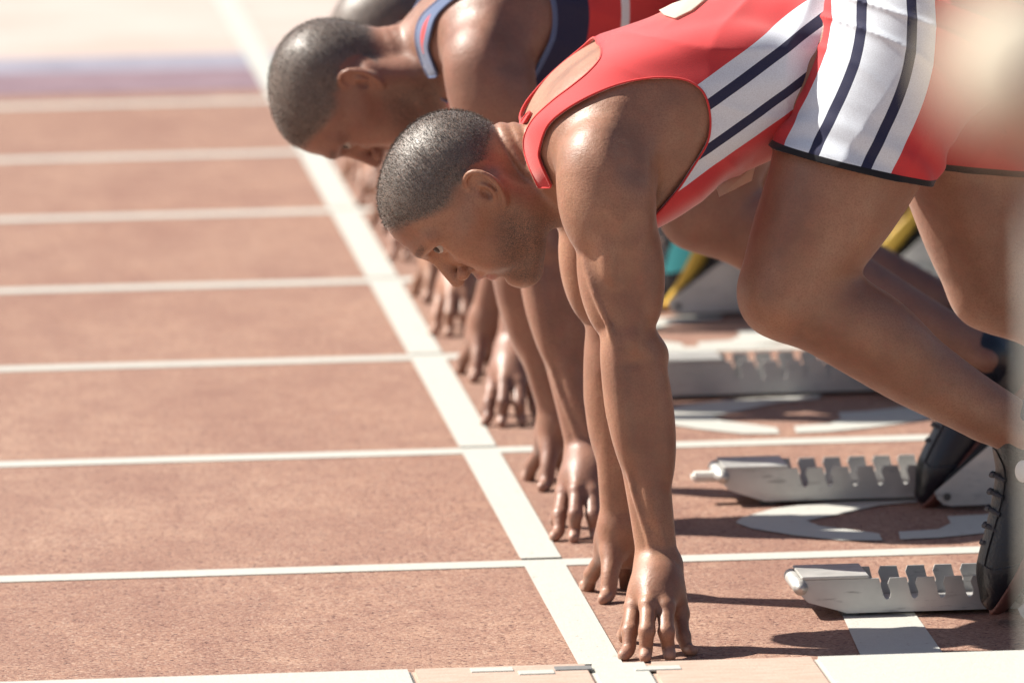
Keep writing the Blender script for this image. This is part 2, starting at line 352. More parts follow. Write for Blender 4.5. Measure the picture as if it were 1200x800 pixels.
# ------------------------------------------------------------------ starting blocks
def plate_poly(x0, x1, h, slots, sw=.0108, sd=.029):
    """side plate of the rail: undercut front, angled slots open at the top"""
    top = [(x0, h-.006), (x0+.004, h)]
    for sx in slots:
        top += [(sx-sw*.62, h), (sx-sw*.5, h-.006), (sx-sw*.10, h-sd+.006), (sx+sw*.12, h-sd+.001), (sx+sw*.42, h-sd), (sx+sw*.75, h-sd+.003), (sx+sw*.85, h-sd+.009), (sx+sw*.48, h-.008), (sx+sw*.75, h)]
    return top+[(x1, h), (x1, .006), (x0+.064, .006), (x0+.052, .010), (x0+.012, h-.030), (x0, h-.018)]
def pedal(blk, base, ang, Y0, Y1, size=.16):
    """foot pedal: two side plates with a bolt each, padded face leaning back"""
    ca, sa = math.cos(ang), math.sin(ang); bx, bz = base
    tip = (bx+ca*size, bz+sa*size); p = empty('foot_pedal', (bx, (Y0+Y1)/2, 0)); p.parent = blk; p.matrix_parent_inverse = blk.matrix_world.inverted()
    arc = [(bx-.008, bz-.003), (bx-.012, bz+.006), (bx-.004, bz+.013), tip, (tip[0]+.03, tip[1]+.002), (bx+size*1.15, bz+.03), (bx+size*1.1, bz-.012), (bx+.012, bz-.014), (bx, bz-.011)]
    for y in (Y0, Y1):
        bm = bmesh.new(); bm_plate(bm, [(a, b) for a, b in arc], y-.002, y+.002); bm_obj('side_plate', bm, METAL, p)
        bm = bmesh.new(); bm_cyl(bm, (bx+.006, y-.006, bz), (bx+.006, y+.004, bz), .0055, 12); bm_obj('bolt', bm, STEEL, p)
    bm = bmesh.new(); R = Matrix.Rotation(-ang, 3, 'Y')
    bm_box(bm, (bx+ca*size*.52-sa*-.0+.002, (Y0+Y1)/2, bz+sa*size*.52+.012), (size*.98, abs(Y1-Y0)-.006, .010), R, .003); bm_obj('foot_pad', bm, RUBBER, p)
    return p
def block(label, x0, Yf, Yb, xs, h, slot0, pedals, length=.95, tilt=0):
    b = tag(empty('starting_block', (x0+.3, (Yf+Yb)/2, 0)), label, 'starting block', 'starting blocks behind the start line')
    rail = empty('rail', (x0+.3, (Yf+Yb)/2, 0)); rail.parent = b; rail.matrix_parent_inverse = b.matrix_world.inverted()
    sl = [slot0+i*.0372 for i in range(20) if slot0+i*.0372 < x0+length-.04]
    for y in (Yf, Yb):
        bm = bmesh.new(); bm_plate(bm, plate_poly(x0, x0+length, h, sl), y-.002, y+.002); bm_obj('rail_plate', bm, METAL, rail)
    bm = bmesh.new(); bm_box(bm, ((x0+.004+slot0-.020)/2, (Yf+Yb)/2, h+.0025), (slot0-.020-x0-.004, abs(Yb-Yf)+.006, .004), bev=.001); bm_obj('rail_cover', bm, METAL, rail)
    bm = bmesh.new(); bm_cyl(bm, (x0+.002, Yf-.008, h-.010), (x0+.002, Yb+.008, h-.010), .0098, 20); bmesh.ops.bevel(bm, geom=[e for e in bm.edges if len(e.link_faces) == 2 and e.calc_face_angle(0) > 1], offset=.003, segments=2, affect='EDGES'); bm_obj('end_bar', bm, METAL, rail, True)
    bm = bmesh.new(); bm_box(bm, (x0+length/2+.03, (Yf+Yb)/2, .012), (length-.08, abs(Yb-Yf)-.012, .006)); bm_obj('base_plate', bm, METAL, rail)
    bm = bmesh.new(); bm_box(bm, (x0+.070, (Yf+Yb)/2, .005), (.022, abs(Yb-Yf)*.9, .010)); bm_obj('spike_bar', bm, STEEL, rail)
    for pd in pedals: pedal(b, *pd)
    return b
YC1 = -.58
b1 = P(936, 680, -.585); PED1 = P(1189, 733, -.60)
block('aluminium starting block in the inside lane beside the kerb', b1[0], -.585, -.475, None, .052, P(1036, 700, -.585)[0],
      [((PED1[0], .020), math.radians(60), -.725, -.600), ((PED1[0]+.33, .020), math.radians(52), -.465, -.34)])
b2 = P(845, 550, .52); PED2 = P(1105, 594, .40)
block('aluminium starting block under the navy shoe, second lane from the kerb', b2[0], .52, .63, None, .054, P(940, 560, .52)[0],
      [((PED2[0], .022), math.radians(44), .40, .515), ((PED2[0]+.36, .022), math.radians(52), .64, .76)])
bm = bmesh.new(); pp = P(828, 558, .56); bm_box(bm, pp, (.045, .03, .014), bev=.004); o = bm_obj('end_grip', bm, WHITE, bpy.data.objects['starting_block.001'])
b3 = P(780, 425, 1.78)
block('aluminium starting block in the third lane from the kerb', b3[0]-.06, 1.78, 1.89, None, .060, P(862, 430, 1.78)[0],
      [((P(1043, 470, 1.70)[0], .024), math.radians(46), 1.655, 1.775), ((P(1043, 470, 1.7)[0]+.38, .024), math.radians(52), 1.90, 2.02)])
b4 = P(640, 340, 2.95)
block('aluminium starting block in the fourth lane from the kerb', b4[0], 3.02, 3.13, None, .056, b4[0]+.14,
      [((P(789, 371, 2.92)[0], .022), math.radians(40), 2.90, 3.015), ((P(1035, 330, 3.2)[0], .03), math.radians(46), 3.14, 3.26)])
print('blocks', time.time()-T0)

# ------------------------------------------------------------------ runners
def frame_axis(theta):                 # torso frame: a toward the hips, Y, n toward the belly
    return np.stack([V3(math.cos(theta), 0, math.sin(theta)), V3(0, 1, 0), V3(math.sin(theta), 0, -math.cos(theta))], 1)
def torso_ops(F, s):
    R = frame_axis(s['tilt']); yc = s['yc']; a, n = R[:, 0], R[:, 2]; C, A, B = s['chest'], s['belly'], s['pelvis']
    Y = V3(0, 1, 0)
    F.ell(C-n*.008+a*.01, (.185, .150, .112), R, .03)
    F.ell(C-a*.05-n*.006, (.100, .150, .098), R, .05)
    F.ell(A, (.16, .128, .095), frame_axis(s['tilt']*.8), .07)
    F.ell(B, (.125, .150, .115), frame_axis(s['tilt']*.6), .07)
    for g in (-1, 1):
        F.ell(C+Y*g*.085-n*.062-a*.030, (.100, .072, .055), R, .05)             # shoulder blade
        F.ell(C+Y*g*.118+a*.03-n*.01, (.15, .050, .075), R, .05)               # lat
        F.ell(C+Y*g*.07+n*.070-a*.05, (.09, .075, .030), R, .04)               # pec
        sh = s['shL'] if g < 0 else s['shR']
        F.chain([C+Y*g*.055-a*.098-n*.030, C*.40+sh*.60-n*.025, sh], [.052, .056, .052], .045)   # trapezius to shoulder
    F.chain([s['neck'], s['neck']*.35+C*.65-a*.03], [.061, .080], .04)
def pelvis_ops(F, s, grow=0):
    F.ell(s['pelvis'], (.132+grow, .158+grow, .122+grow), frame_axis(s['tilt']*.6), .03)
    for k in 'LR':
        h, m, kn = s['hip'+k], s['mid'+k], s['knee'+k]
        F.chain([h, m, m*.45+kn*.55, kn], [.104+grow, .094+grow, .080+grow, .058+grow], .04, sub=12)
        F.chain([m*.8+kn*.2-V3(.02, 0, 0), m*.3+kn*.7-V3(.012, 0, 0)], [.062+grow, .048+grow], .04)
        F.ell(h+V3(.035, 0, .0), (.10+grow, .085+grow, .10+grow), None, .05)   # buttock
def leg_ops(F, s, k):
    h, m, kn, an = s['hip'+k], s['mid'+k], s['knee'+k], s['ank'+k]
    fr = nrm(np.cross(V3(0, 1, 0), an-kn)); fr = fr if fr[0] < 0 else -fr       # front of the shin
    F.ell(kn+fr*.018+(kn-m)*.02, (.040, .038, .040), None, .03)
    L = an-kn
    F.chain([kn, kn+L*.15, kn+L*.33-fr*.004, kn+L*.55, kn+L*.78, an], [.052, .051, .054, .048, .039, .036], .03)
    F.ell(kn+L*.30-fr*.020+V3(0, .018, 0), (.085, .036, .036), np.stack([nrm(L), V3(0, 1, 0), nrm(np.cross(L, V3(0, 1, 0)))], 1), .03)
    F.ell(kn+L*.28-fr*.018-V3(0, .018, 0), (.095, .034, .034), np.stack([nrm(L), V3(0, 1, 0), nrm(np.cross(L, V3(0, 1, 0)))], 1), .03)
    F.chain([kn+L*.1+fr*.026, kn+L*.5+fr*.020, kn+L*.85+fr*.012], [.022, .024, .02], .03)
    F.ball(an+V3(0, -.032, 0), .013, .02); F.ball(an+V3(0, .032, 0), .013, .02)
def back_relief(F, s):                  # hollows around the shoulder blade
    for k, g in (('L', -1), ('R', 1)):
        S = s['sh'+k]; q = lambda dx, dy, dz: S+V3(dx, g*dy, dz)
        F.chain([q(.075, .030, .110), q(.045, .045, .060), q(.040, .060, .015)], [.020, .022, .016], .035, -1)
def arm_ops(F, s, k):
    S, E, W = s['sh'+k], s['el'+k], s['wr'+k]; g = -1 if k == 'L' else 1
    ax = nrm(E-S); ay = nrm(W-E); lat = V3(0, g, 0); fr = nrm(np.cross(lat, ax)); fr = fr if fr[0] < 0 else -fr
    R = np.stack([ax, fr, np.cross(ax, fr)], 1); fr2 = nrm(fr-ay*(fr@ay)); R2 = np.stack([ay, fr2, np.cross(ay, fr2)], 1); U = E-S; L = W-E
    F.chain([S, S+U*.35, S+U*.7, E], [.055, .041, .035, .036], .025)
    F.ell(S+U*.15+lat*.012+fr*.006, (.096, .064, .054), R, .016)               # deltoid
    F.ell(S+U*.24+lat*.030-fr*.016, (.085, .030, .026), R, .02)                # rear deltoid ridge
    F.ell(S+U*.56+fr*.020+lat*.004, (.086, .037, .036), R, .006)               # biceps
    F.ell(S+U*.48-fr*.020+lat*.010, (.100, .038, .036), R, .006)               # triceps
    F.ell(S+U*.72-fr*.002+lat*.022, (.066, .021, .024), R, .009)               # brachialis
    F.ell(S+U*.40+lat*.036+fr*.006, (.058, .027, .024), R, .008)               # lateral triceps head
    F.ball(E-fr*.026-lat*.004, .021, .02)                                      # elbow point
    F.chain([E, E+L*.2, E+L*.45, E+L*.72, W], [.035, .036, .033, .029, .0265], .018, flat=(lat, .86))
    F.ell(E+L*.15+fr2*.018+lat*.010, (.118, .0265, .031), R2, .005)             # brachioradialis
    F.ell(E+L*.24-fr2*.018+lat*.008, (.115, .0275, .028), R2, .005)             # flexors
    F.chain([E+L*.05+lat*.03, E+L*.4+lat*.03, E+L*.75+lat*.020], [.014, .014, .008], .012)
    F.chain([E+L*.62+lat*.016-fr2*.006, E+L*.82+lat*.018-fr2*.004, W+lat*.016], [.006, .007, .006], .012)
    F.ball(W-fr2*.018+lat*.010, .012, .012)
    F.chain([E+L*.02+lat*.045-fr2*.002, E+L*.18+lat*.050-fr2*.001, E+L*.40+lat*.046+fr2*.001, E+L*.60+lat*.046], [.012, .014, .012, .007], .02, -1)
    F.chain([S+U*.46+lat*.062-fr*.002, S+U*.62+lat*.055+fr*.000, S+U*.80+lat*.050+fr*.003], [.012, .015, .012], .016, -1)
    F.chain([S+U*.27+lat*.078+fr*.02, S+U*.36+lat*.074-fr*.002, S+U*.30+lat*.070-fr*.032], [.012, .014, .012], .016, -1)
    if s.get('veins'):
        for pts in ([(.05, .036, .012), (.25, .040, .014), (.45, .026, .020), (.62, .022, .020), (.85, .010, .022), (1.0, .006, .020)], [(.34, -.016, .030), (.50, -.004, .028), (.64, .004, .027), (.82, -.006, .025), (1.02, -.010, .021)]):
            F.chain([E+L*t+fr2*a+lat*b for t, a, b in pts], [.0038]*len(pts), .004, sub=3)
        F.chain([S+U*t+fr*a+lat*b for t, a, b in ((.45, .046, .024), (.62, .040, .034), (.80, .028, .034), (.95, .022, .032))], [.0038]*4, .004, sub=3)
def hand_ops(F, s, k):
    W = s['wr'+k]; H = s['hand'+k]; mcp = [f[0] for f in H['fingers']]; c = sum(mcp)/4
    back = H['back']
    for m in mcp: F.chain([W+(m-c)*.30, W*.5+m*.5+back*.004, m], [.019, .0155, .0118], .014)
    F.ell(W*.42+c*.58, (.030, .030, .030), None, .03)
    for i, f in enumerate(H['fingers']):
        r = [.0118, .0098, .0092, .0084] if i < 3 else [.0104, .0088, .0082, .0074]
        F.chain(f, r[:len(f)], .004, sub=4); F.ball(f[0]+back*.003, .0098, .008)
        F.ball(f[1], .0112 if i < 3 else .0098, .004)
        F.chain([W*.55+f[0]*.45+back*.014, f[0]+back*.009], [.0058, .0056], .004)   # tendons
    t = H['thumb']; F.chain([W+(t[0]-W)*.3, t[0]], [.020, .016], .015); F.chain(t, [.0165, .0125, .0112, .0085], .008, sub=4)
def head_frame(s):
    d = math.radians(s['head_down']); dn = V3(math.cos(d), 0, -math.sin(d)); U = -dn; Fv = V3(-math.sin(d), 0, -math.cos(d)); Sv = V3(0, -1, 0)
    q = math.radians(s.get('head_yaw', 0)); Fv, Sv = Fv*math.cos(q)+Sv*math.sin(q), Sv*math.cos(q)-Fv*math.sin(q)
    q = math.radians(s.get('head_roll', 0)); U, Sv = U*math.cos(q)+Sv*math.sin(q), Sv*math.cos(q)-U*math.sin(q)
    return Fv, U, Sv
def head_ops(F, s, fine):
    Fv, U, Sv = head_frame(s); E = s['ear']; R = np.stack([Fv, U, Sv], 1); H = lambda f, u, sd=0: E+Fv*f+U*u+Sv*sd
    F.ell(H(.008, .046), (.0945, .087, .076), R, .02)
    F.ell(H(-.030, .040), (.054, .064, .068), R, .02)
    F.ell(H(.040, .058), (.062, .066, .062), R, .025)
    F.ell(H(.048, -.012), (.058, .062, .058), R, .03)
    F.ell(H(.078, -.030), (.034, .040, .038), R, .025)
    F.ball(H(.094, -.073), .0180, .020)
    for g in (-1, 1):
        F.chain([H(.006, -.020, g*.060), H(.014, -.062, g*.054), H(.055, -.084, g*.038), H(.090, -.084, g*.012)], [.014, .016, .015, .015], .034)
        F.chain([H(.010, .008, g*.068), H(.050, .008, g*.064), H(.080, .010, g*.044)], [.010, .0125, .012], .022)
        F.chain([H(.099, .054, g*.010), H(.098, .060, g*.030), H(.078, .052, g*.054)], [.0105, .011, .010], .014)
        F.ell(H(.103, .034, g*.031), (.014, .013, .017), R, .012, -1)
        F.ell(H(.060, -.030, g*.044), (.036, .034, .018), R, .03)
        F.ball(H(.0855, .038, g*.0335), .0142, .004)
    # neck
    N = s['neck']
    F.chain([H(-.020, -.010), H(-.010, -.070), N], [.048, .047, .056], .022)
    for g in (-1, 1): F.chain([H(-.012, -.012, g*.066), H(.010, -.07, g*.052), N+V3(-.02, 0, -.06)-V3(0, g*.03, 0)], [.012, .016, .016], .025)
    if fine:
        for i in range(3):
            q = s['folds'][i]; F.chain([q+V3(.030, -.050, -.050), q+V3(.006, -.030, -.012), q, q+V3(.006, .030, -.012), q+V3(.030, .050, -.050)], [.006, .0115, .0135, .0115, .006], .003)
    # nose, lips
    F.chain([H(.102, .048), H(.115, .024), H(.1295, .000)], [.0075, .0082, .0100], .010)
    for g in (-1, 1):
        F.ell(H(.1150, -.004, g*.0135), (.0125, .0092, .0075), R, .004)
        F.ell(H(.1200, -.0135, g*.0080), (.0065, .0050, .0036), R, .002, -1)
        F.chain([H(.104, -.004, g*.021), H(.094, -.030, g*.031)], [.004, .003], .010, -1)
    F.ell(H(.108, -.0265), (.0135, .0080, .026), R, .007)
    F.ell(H(.105, -.0430), (.0135, .0085, .023), R, .007)
    F.chain([H(.108, -.0345, -.024), H(.121, -.0340, 0), H(.108, -.0345, .024)], [.0012, .0022, .0012], .004, -1)
    F.ell(H(.116, -.0565), (.007, .005, .018), R, .006, -1)
    for g in (-1, 1):
        for dz, ln in ((.0405, .0042),):
            F.ell(H(.0995, .0395, g*.0430), (.0160, .0078, .0185), R, .0010, -1)
        # ear
        t = math.radians(22); eu = U*math.cos(t)-Fv*math.sin(t); ef = Fv*math.cos(t)+U*math.sin(t); so_ = Sv*g
        Re = np.stack([nrm(ef+so_*-.55), eu, nrm(so_+ef*.55)], 1); q = H(-.004, .001, g*.0745)
        Q = lambda a, b, c: q+Re[:, 0]*a*1.14+Re[:, 1]*b*1.12+Re[:, 2]*c*1.2
        F.ell(Q(-.003, .002, .002), (.0205, .0325, .0055), Re, .005)
        F.chain([Q(.005, .004, .004), Q(.010, .016, .006), Q(.004, .027, .007), Q(-.010, .028, .008), Q(-.0195, .017, .009), Q(-.0205, 0, .009), Q(-.013, -.015, .007), Q(-.003, -.026, .005), Q(.007, -.024, .003)],
                [.003, .0034, .0037, .0037, .0037, .0036, .0038, .0052, .004], .003, sub=4)
        if fine:
            F.ell(Q(-.001, -.003, .0085), (.0075, .0115, .0065), Re, .002, -1)
            F.chain([Q(.002, .014, .0085), Q(-.006, .019, .009), Q(-.0115, .010, .010), Q(-.0115, -.004, .010)], [.0022, .003, .0028, .002], .003, -1)
            F.chain([Q(-.002, .010, .006), Q(-.008, .004, .008), Q(-.0075, -.008, .008), Q(0, -.0145, .006)], [.0025, .0028, .003, .0035], .003)
            F.ell(Q(.0085, -.003, .005), (.0045, .0065, .004), Re, .003)

def submesh_edge(v, f):
    e = np.sort(np.concatenate([f[:, [0, 1]], f[:, [1, 2]], f[:, [2, 0]]]), 1); u, c = np.unique(e, axis=0, return_counts=True); u = u[c == 1]
    nb = {}
    for a, b in u: nb.setdefault(a, []).append(b); nb.setdefault(b, []).append(a)
    seen = set(); loops = []
    for st in list(nb):
        if st in seen: continue
        lp = [st]; seen.add(st); cur = st
        while True:
            nx = [x for x in nb[cur] if x not in seen]
            if not nx: break
            cur = nx[0]; seen.add(cur); lp.append(cur)
        if len(lp) > 40: loops.append(lp)
    return loops
def hem_tube(name, v, loops, r, mat, parent):
    for lp in loops:
        p = v[lp]; n = len(p)
        for _ in range(12): p = p+.5*((np.roll(p, 1, 0)+np.roll(p, -1, 0))/2-p)
        p = p[::3]; n = len(p)
        if n < 8: continue
        t = nrm_rows(np.roll(p, -1, 0)-np.roll(p, 1, 0)); a = nrm_rows(np.cross(t, np.tile(V3(.3, .5, .8), (n, 1)))); b = np.cross(t, a)
        ang = np.arange(8)/8*2*math.pi; rv = (p[:, None, :]+r*(np.cos(ang)[None, :, None]*a[:, None, :]+np.sin(ang)[None, :, None]*b[:, None, :])).reshape(-1, 3)
        i = np.arange(n)[:, None]*8; k = np.arange(8)[None, :]; i2 = (np.arange(n)[:, None]+1) % n*8; k2 = (k+1) % 8
        mesh_np(name, rv, np.stack([i+k, i+k2, i2+k2, i2+k], -1).reshape(-1, 4), mat, parent)
def clip_mesh(v, q, sc_, big=True):
    """cut a quad mesh along the zero line of a per-vertex value and keep the negative side"""
    t = np.concatenate([q[:, [0, 1, 2]], q[:, [0, 2, 3]]]); s3 = sc_[t] < 0; n = s3.sum(1); out = [t[n == 3]]; newv = []; base = len(v)
    mixed = t[(n == 1) | (n == 2)]; ms = sc_[mixed] < 0
    lone = np.where(ms.sum(1) == 1, ms.argmax(1), (~ms).argmax(1)); r = np.arange(len(mixed))
    a, b, c = mixed[r, lone], mixed[r, (lone+1) % 3], mixed[r, (lone+2) % 3]; one = ms.sum(1) == 1
    e = np.sort(np.concatenate([np.stack([a, b], 1), np.stack([a, c], 1)]), 1); key = e[:, 0].astype(np.int64)*base+e[:, 1]
    uk, inv = np.unique(key, return_inverse=True); i0, i1 = uk//base, uk % base; tt = (sc_[i0]/(sc_[i0]-sc_[i1]))[:, None]
    vv = np.concatenate([v, v[i0]+(v[i1]-v[i0])*tt]); ab, ac = base+inv[:len(a)], base+inv[len(a):]
    out.append(np.stack([a, ab, ac], 1)[one]); w = ~one
    out += [np.stack([ab, b, c], 1)[w], np.stack([ab, c, ac], 1)[w]]; f = np.concatenate(out)
    lab = np.arange(len(vv))
    for _ in range(400):                                                       # keep the largest connected piece
        m = lab[f].min(1); l2 = lab.copy(); np.minimum.at(l2, f.ravel(), np.repeat(m, 3)); l2 = l2[l2]
        if (l2 == lab).all(): break
        lab = l2
    if big: fl = lab[f[:, 0]]; u_, c_ = np.unique(fl, return_counts=True); f = f[np.isin(fl, u_[c_ > .15*c_.max()])]
    ids = np.unique(f); mp = np.full(len(vv), -1); mp[ids] = np.arange(len(ids)); return vv[ids], mp[f]
def relax(v, q, it, lam=.5):
    e = np.concatenate([q[:, [0, 1]], q[:, [1, 2]], q[:, [2, 3]], q[:, [3, 0]]]); cnt = np.bincount(e.ravel(), minlength=len(v))
    for _ in range(it):
        acc = np.stack([np.bincount(e[:, 0], v[e[:, 1], i], len(v))+np.bincount(e[:, 1], v[e[:, 0], i], len(v)) for i in range(3)], 1)
        v = v+lam*(acc/np.maximum(cnt, 1)[:, None]-v)
    return v
def vert_normals(v, q):
    a, b, c, d = (v[q[:, i]] for i in (0, 1, 2, q.shape[1]-1)); fn = np.cross(c-a, d-b); N = np.zeros_like(v)
    for i in range(q.shape[1]): np.add.at(N, q[:, i], fn)
    return N/np.maximum(np.linalg.norm(N, axis=1), 1e-12)[:, None]
def submesh(v, q, keep):
    fk = keep[q].all(1); q = q[fk]; ids = np.unique(q); mp = np.full(len(v), -1); mp[ids] = np.arange(len(ids)); return v[ids], mp[q], ids
def seg_dist(v, a, b):
    e = b-a; t = np.clip((v-a)@e/(e@e), 0, 1); return np.linalg.norm(v-a-t[:, None]*e, axis=1)

def make_shoe(root, heel, toe, instep, ankle, wid, vs, upper, sole_m, accent=None):
    """running shoe: instep = direction out of the laces"""
    d = nrm(toe-heel); up = nrm(instep-d*(instep@d)); sd = np.cross(d, up); L = np.linalg.norm(toe-heel); at = lambda t, h, w=0: heel+d*L*t+up*h+sd*w
    def ops(F, g=0.):
        F.chain([at(.10, .036), at(.35, .034), at(.62, .034), at(.80, .030), at(.93, .024)], np.array([.034, .034, .040, .040, .026])+g, .01, flat=(up, .80))
        F.chain([at(.22, .04), at(.20, .080), ankle+(ankle-at(.2, .04))*.05], np.array([.038, .040, .039])+g, .03)
        F.chain([at(.30, .075), at(.55, .052), at(.80, .034)], np.array([.030, .030, .024])+g, .025)
    lo = np.minimum(np.minimum(heel, toe), ankle)-.09; hi = np.maximum(np.maximum(heel, toe), ankle)+.09
    F = Field(lo, hi, vs); ops(F); x, y, z = F.ax[0][:, None, None], F.ax[1][None, :, None], F.ax[2][None, None, :]
    hgt = (x-heel[0])*up[0]+(y-heel[1])*up[1]+(z-heel[2])*up[2]
    v, q = nets(np.maximum(F.F, .010-hgt).astype(np.float32), F.lo, vs); N = vert_normals(v, q)
    sh = mesh_np('shoe', v, q, upper, root); tt = (v-heel)@d/L; hh = (v-heel)@up; N = vert_normals(v, q)
    for nm, val in (('toe_cap', .74+.10*np.clip((hh-.02)/.03, -1, 1)-tt), ('heel_counter', tt-.24-.05*np.sin(hh*40)), ('eyestay', np.maximum(np.abs((v-heel)@sd)-.022, np.maximum(.30-tt, .035-hh)))):
        pv, pq = clip_mesh(v+N*.0018, q, val)
        if len(pq) > 10: o = mesh_np(nm, pv, pq, upper if sole_m is not YELLOW else RUBBER, sh); md = o.modifiers.new('t', 'SOLIDIFY'); md.thickness = .0017; md.offset = -1
    F2 = Field(lo, hi, vs); ops(F2, .007)
    v, q = nets(np.maximum(np.maximum(F2.F, hgt-(.032 if sole_m is YELLOW else .021)), -.001-hgt).astype(np.float32), F.lo, vs); mesh_np('sole', v, q, sole_m, sh)
    bm = bmesh.new()
    for t in (.42, .50, .58, .66, .74):                                        # laces across the instep
        h = .1085-.094*(t-.30); pts = [at(t, h-.010, -.024), at(t, h+.0035, -.012), at(t+.01, h+.006, 0), at(t, h+.0035, .012), at(t, h-.010, .024)]
        for a, b in zip(pts[:-1], pts[1:]): bm_cyl(bm, a, b, .0034, 8)
    bm_obj('lace', bm, accent or BLACK, sh)
    return sh

def build_runner(s, vs, fine, skin, label, kit):
    t0 = time.time(); root = tag(empty('person', (s['pelvis'][0], s['yc'], 0)), label, 'person', 'sprinters crouched at the start line')
    pts = np.array([v for k, v in s.items() if isinstance(v, np.ndarray) and v.shape == (3,)])
    lo = pts.min(0)-.16; hi = pts.max(0)+.16; lo[2] = -.004; lo[0] -= .04
    F = Field(lo, hi, vs); torso_ops(F, s); pelvis_ops(F, s)
    for k in 'LR': leg_ops(F, s, k); arm_ops(F, s, k); hand_ops(F, s, k)
    back_relief(F, s); head_ops(F, s, fine)
    v, q = nets(F.F, F.lo, vs); del F
    kp = np.clip((np.linalg.norm(v-s['ear'], axis=1)-.16)/.05, 0, 1)
    for k in 'LR': kp = np.minimum(kp, np.clip((np.linalg.norm(v-(s['wr'+k]*.5+s['hand'+k]['fingers'][1][-1]*.5), axis=1)-.11)/.04, 0, 1))
    v = v+(relax(v, q, 2)-v)*kp[:, None]
    Fv, U, Sv = head_frame(s); E = s['ear']; f, u, sd = (v-E)@Fv, (v-E)@U, np.abs((v-E)@Sv); near = (np.abs(f) < .15) & (np.abs(u) < .16) & (sd < .1)
    # masks in head coordinates
    beard = near*sstep(.012, -.030, u-(-.014-(f-.03)*.30))*sstep(.118, .10, f)*sstep(-.01, .03, f)*sstep(-.125, -.10, u)*.95
    beard = np.maximum(beard, near*sstep(.010, .004, np.abs(u+.016))*sstep(.095, .105, f)*sstep(.028, .018, sd)*.35)
    brow = near*sstep(.0062, .003, np.abs(u-(.0605+.12*(sd-.02)-2.2*np.maximum(sd-.035, 0)**1.5)))*sstep(.068, .078, f)*sstep(.006, .012, sd)*sstep(.058, .048, sd)
    lips = near*np.maximum(sstep(.0075, .004, np.abs(u+.0265)), sstep(.008, .004, np.abs(u+.0415)))*sstep(.100, .106, f)*sstep(.027, .022, sd)*.8
    nl = np.zeros(len(v))
    for k in 'LR':
        for fg in s['hand'+k]['fingers']+[s['hand'+k]['thumb']]:
            tip = fg[-1]; m = np.linalg.norm(v-tip, axis=1); nl = np.maximum(nl, sstep(.013, .008, m)*.4)
    # close cropped hair: a thin cap over the scalp with thousands of short bristles
    hl = np.minimum.reduce([u-(.098-.0*f)*sstep(.02, .09, f)-(s.get('nape', .006)+(.04-s.get('nape', .006))*sstep(-.03, .01, f))*(1-sstep(.02, .09, f)), .088-f+.35*(u-.11), u+.05-.4*np.maximum(-f-.05, 0)])
    hl = np.where(near & (np.linalg.norm(np.stack([f+.008, u-.004], 1), axis=1) > .032), hl, -1); N = vert_normals(v, q)
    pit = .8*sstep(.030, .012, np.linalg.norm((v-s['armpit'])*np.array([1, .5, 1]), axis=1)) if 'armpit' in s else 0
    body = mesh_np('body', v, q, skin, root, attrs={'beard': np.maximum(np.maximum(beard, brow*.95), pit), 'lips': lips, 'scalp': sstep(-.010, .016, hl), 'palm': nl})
    hk = hl > -.004; keepf = np.flatnonzero(hk & (rng.random(len(v)) < sstep(-.004, .016, hl)))
    hv, hn0 = v[keepf], N[keepf]
    nb = 26000 if fine else 2500
    a = rng.integers(0, len(hv), nb); hn = hn0[a]; p = hv[a]+rng.normal(0, vs*.4, (nb, 3)); tn = nrm_rows(np.cross(hn, rng.normal(0, 1, (nb, 3)))); ln = rng.uniform(.0014, .0032, nb)[:, None]
    tri = np.stack([p-tn*.00032, p+tn*.00032, p+hn*ln+rng.normal(0, .0006, (nb, 3))], 1).reshape(-1, 3)
    tag(mesh_np('hair', tri, np.arange(nb*3).reshape(-1, 3), HAIR, root, smooth=False), kind='stuff')
    for g in ((1, -1) if fine else ()):                                        # eyes
        c = E+Fv*.0855+U*.038+Sv*(g*.0335); gz = nrm(Fv*.74+U*.34+Sv*g*.52); bm = bmesh.new(); bmesh.ops.create_uvsphere(bm, u_segments=32, v_segments=24, radius=.0122)
        for fc in bm.faces:
            n_ = np.array(fc.calc_center_median()); n_ = n_/np.linalg.norm(n_)
            fc.material_index = 1 if n_[2] > .86 else 0
        M = Vector(gz).to_track_quat('Z', 'Y').to_matrix().to_4x4(); M.translation = Vector(c); bmesh.ops.transform(bm, matrix=M, verts=bm.verts); bm_obj('eye', bm, [EYEW, EYED], root, True)
    # singlet: an offset of the torso, opened at the neck and arms
    cv = vs*1.0; R = frame_axis(s['tilt']); a_, n_ = R[:, 0], R[:, 2]; C = s['chest']
    tp = np.array([C-a_*.26, C+a_*.1, s['belly'], s['pelvis'], s['shL'], s['shR']]); Ft = Field(tp.min(0)-.24, tp.max(0)+.2, cv); torso_ops(Ft, s)
    x, y, z = Ft.ax[0][:, None, None], Ft.ax[1][None, :, None], Ft.ax[2][None, None, :]
    ta = (x-C[0])*a_[0]+(z-C[2])*a_[2]; tn_ = (x-C[0])*n_[0]+(z-C[2])*n_[2]
    nc = s['neckcut']; ne = nc['c']; nr = nc['r']; Rn = nc['R']
    fold = lambda p_: (1-np.abs(np.sin(p_)))**2
    wr = .0040*fold(ta*26+tn_*20+1.5*np.sin(y*14))*sstep(.05, .22, ta)+.0028*fold(ta*34-tn_*30+y*9+np.sin(ta*17))*sstep(-.08, .10, ta)+.0012*np.sin(ta*45-tn_*90+y*30)
    drape = .006*sstep(.05, .10, tn_)*sstep(-.02, .14, ta)                      # cloth hangs away from the belly
    v, q = nets((Ft.F-(.0052+wr+drape)).astype(np.float32), Ft.lo, cv); v = relax(v, q, 4)
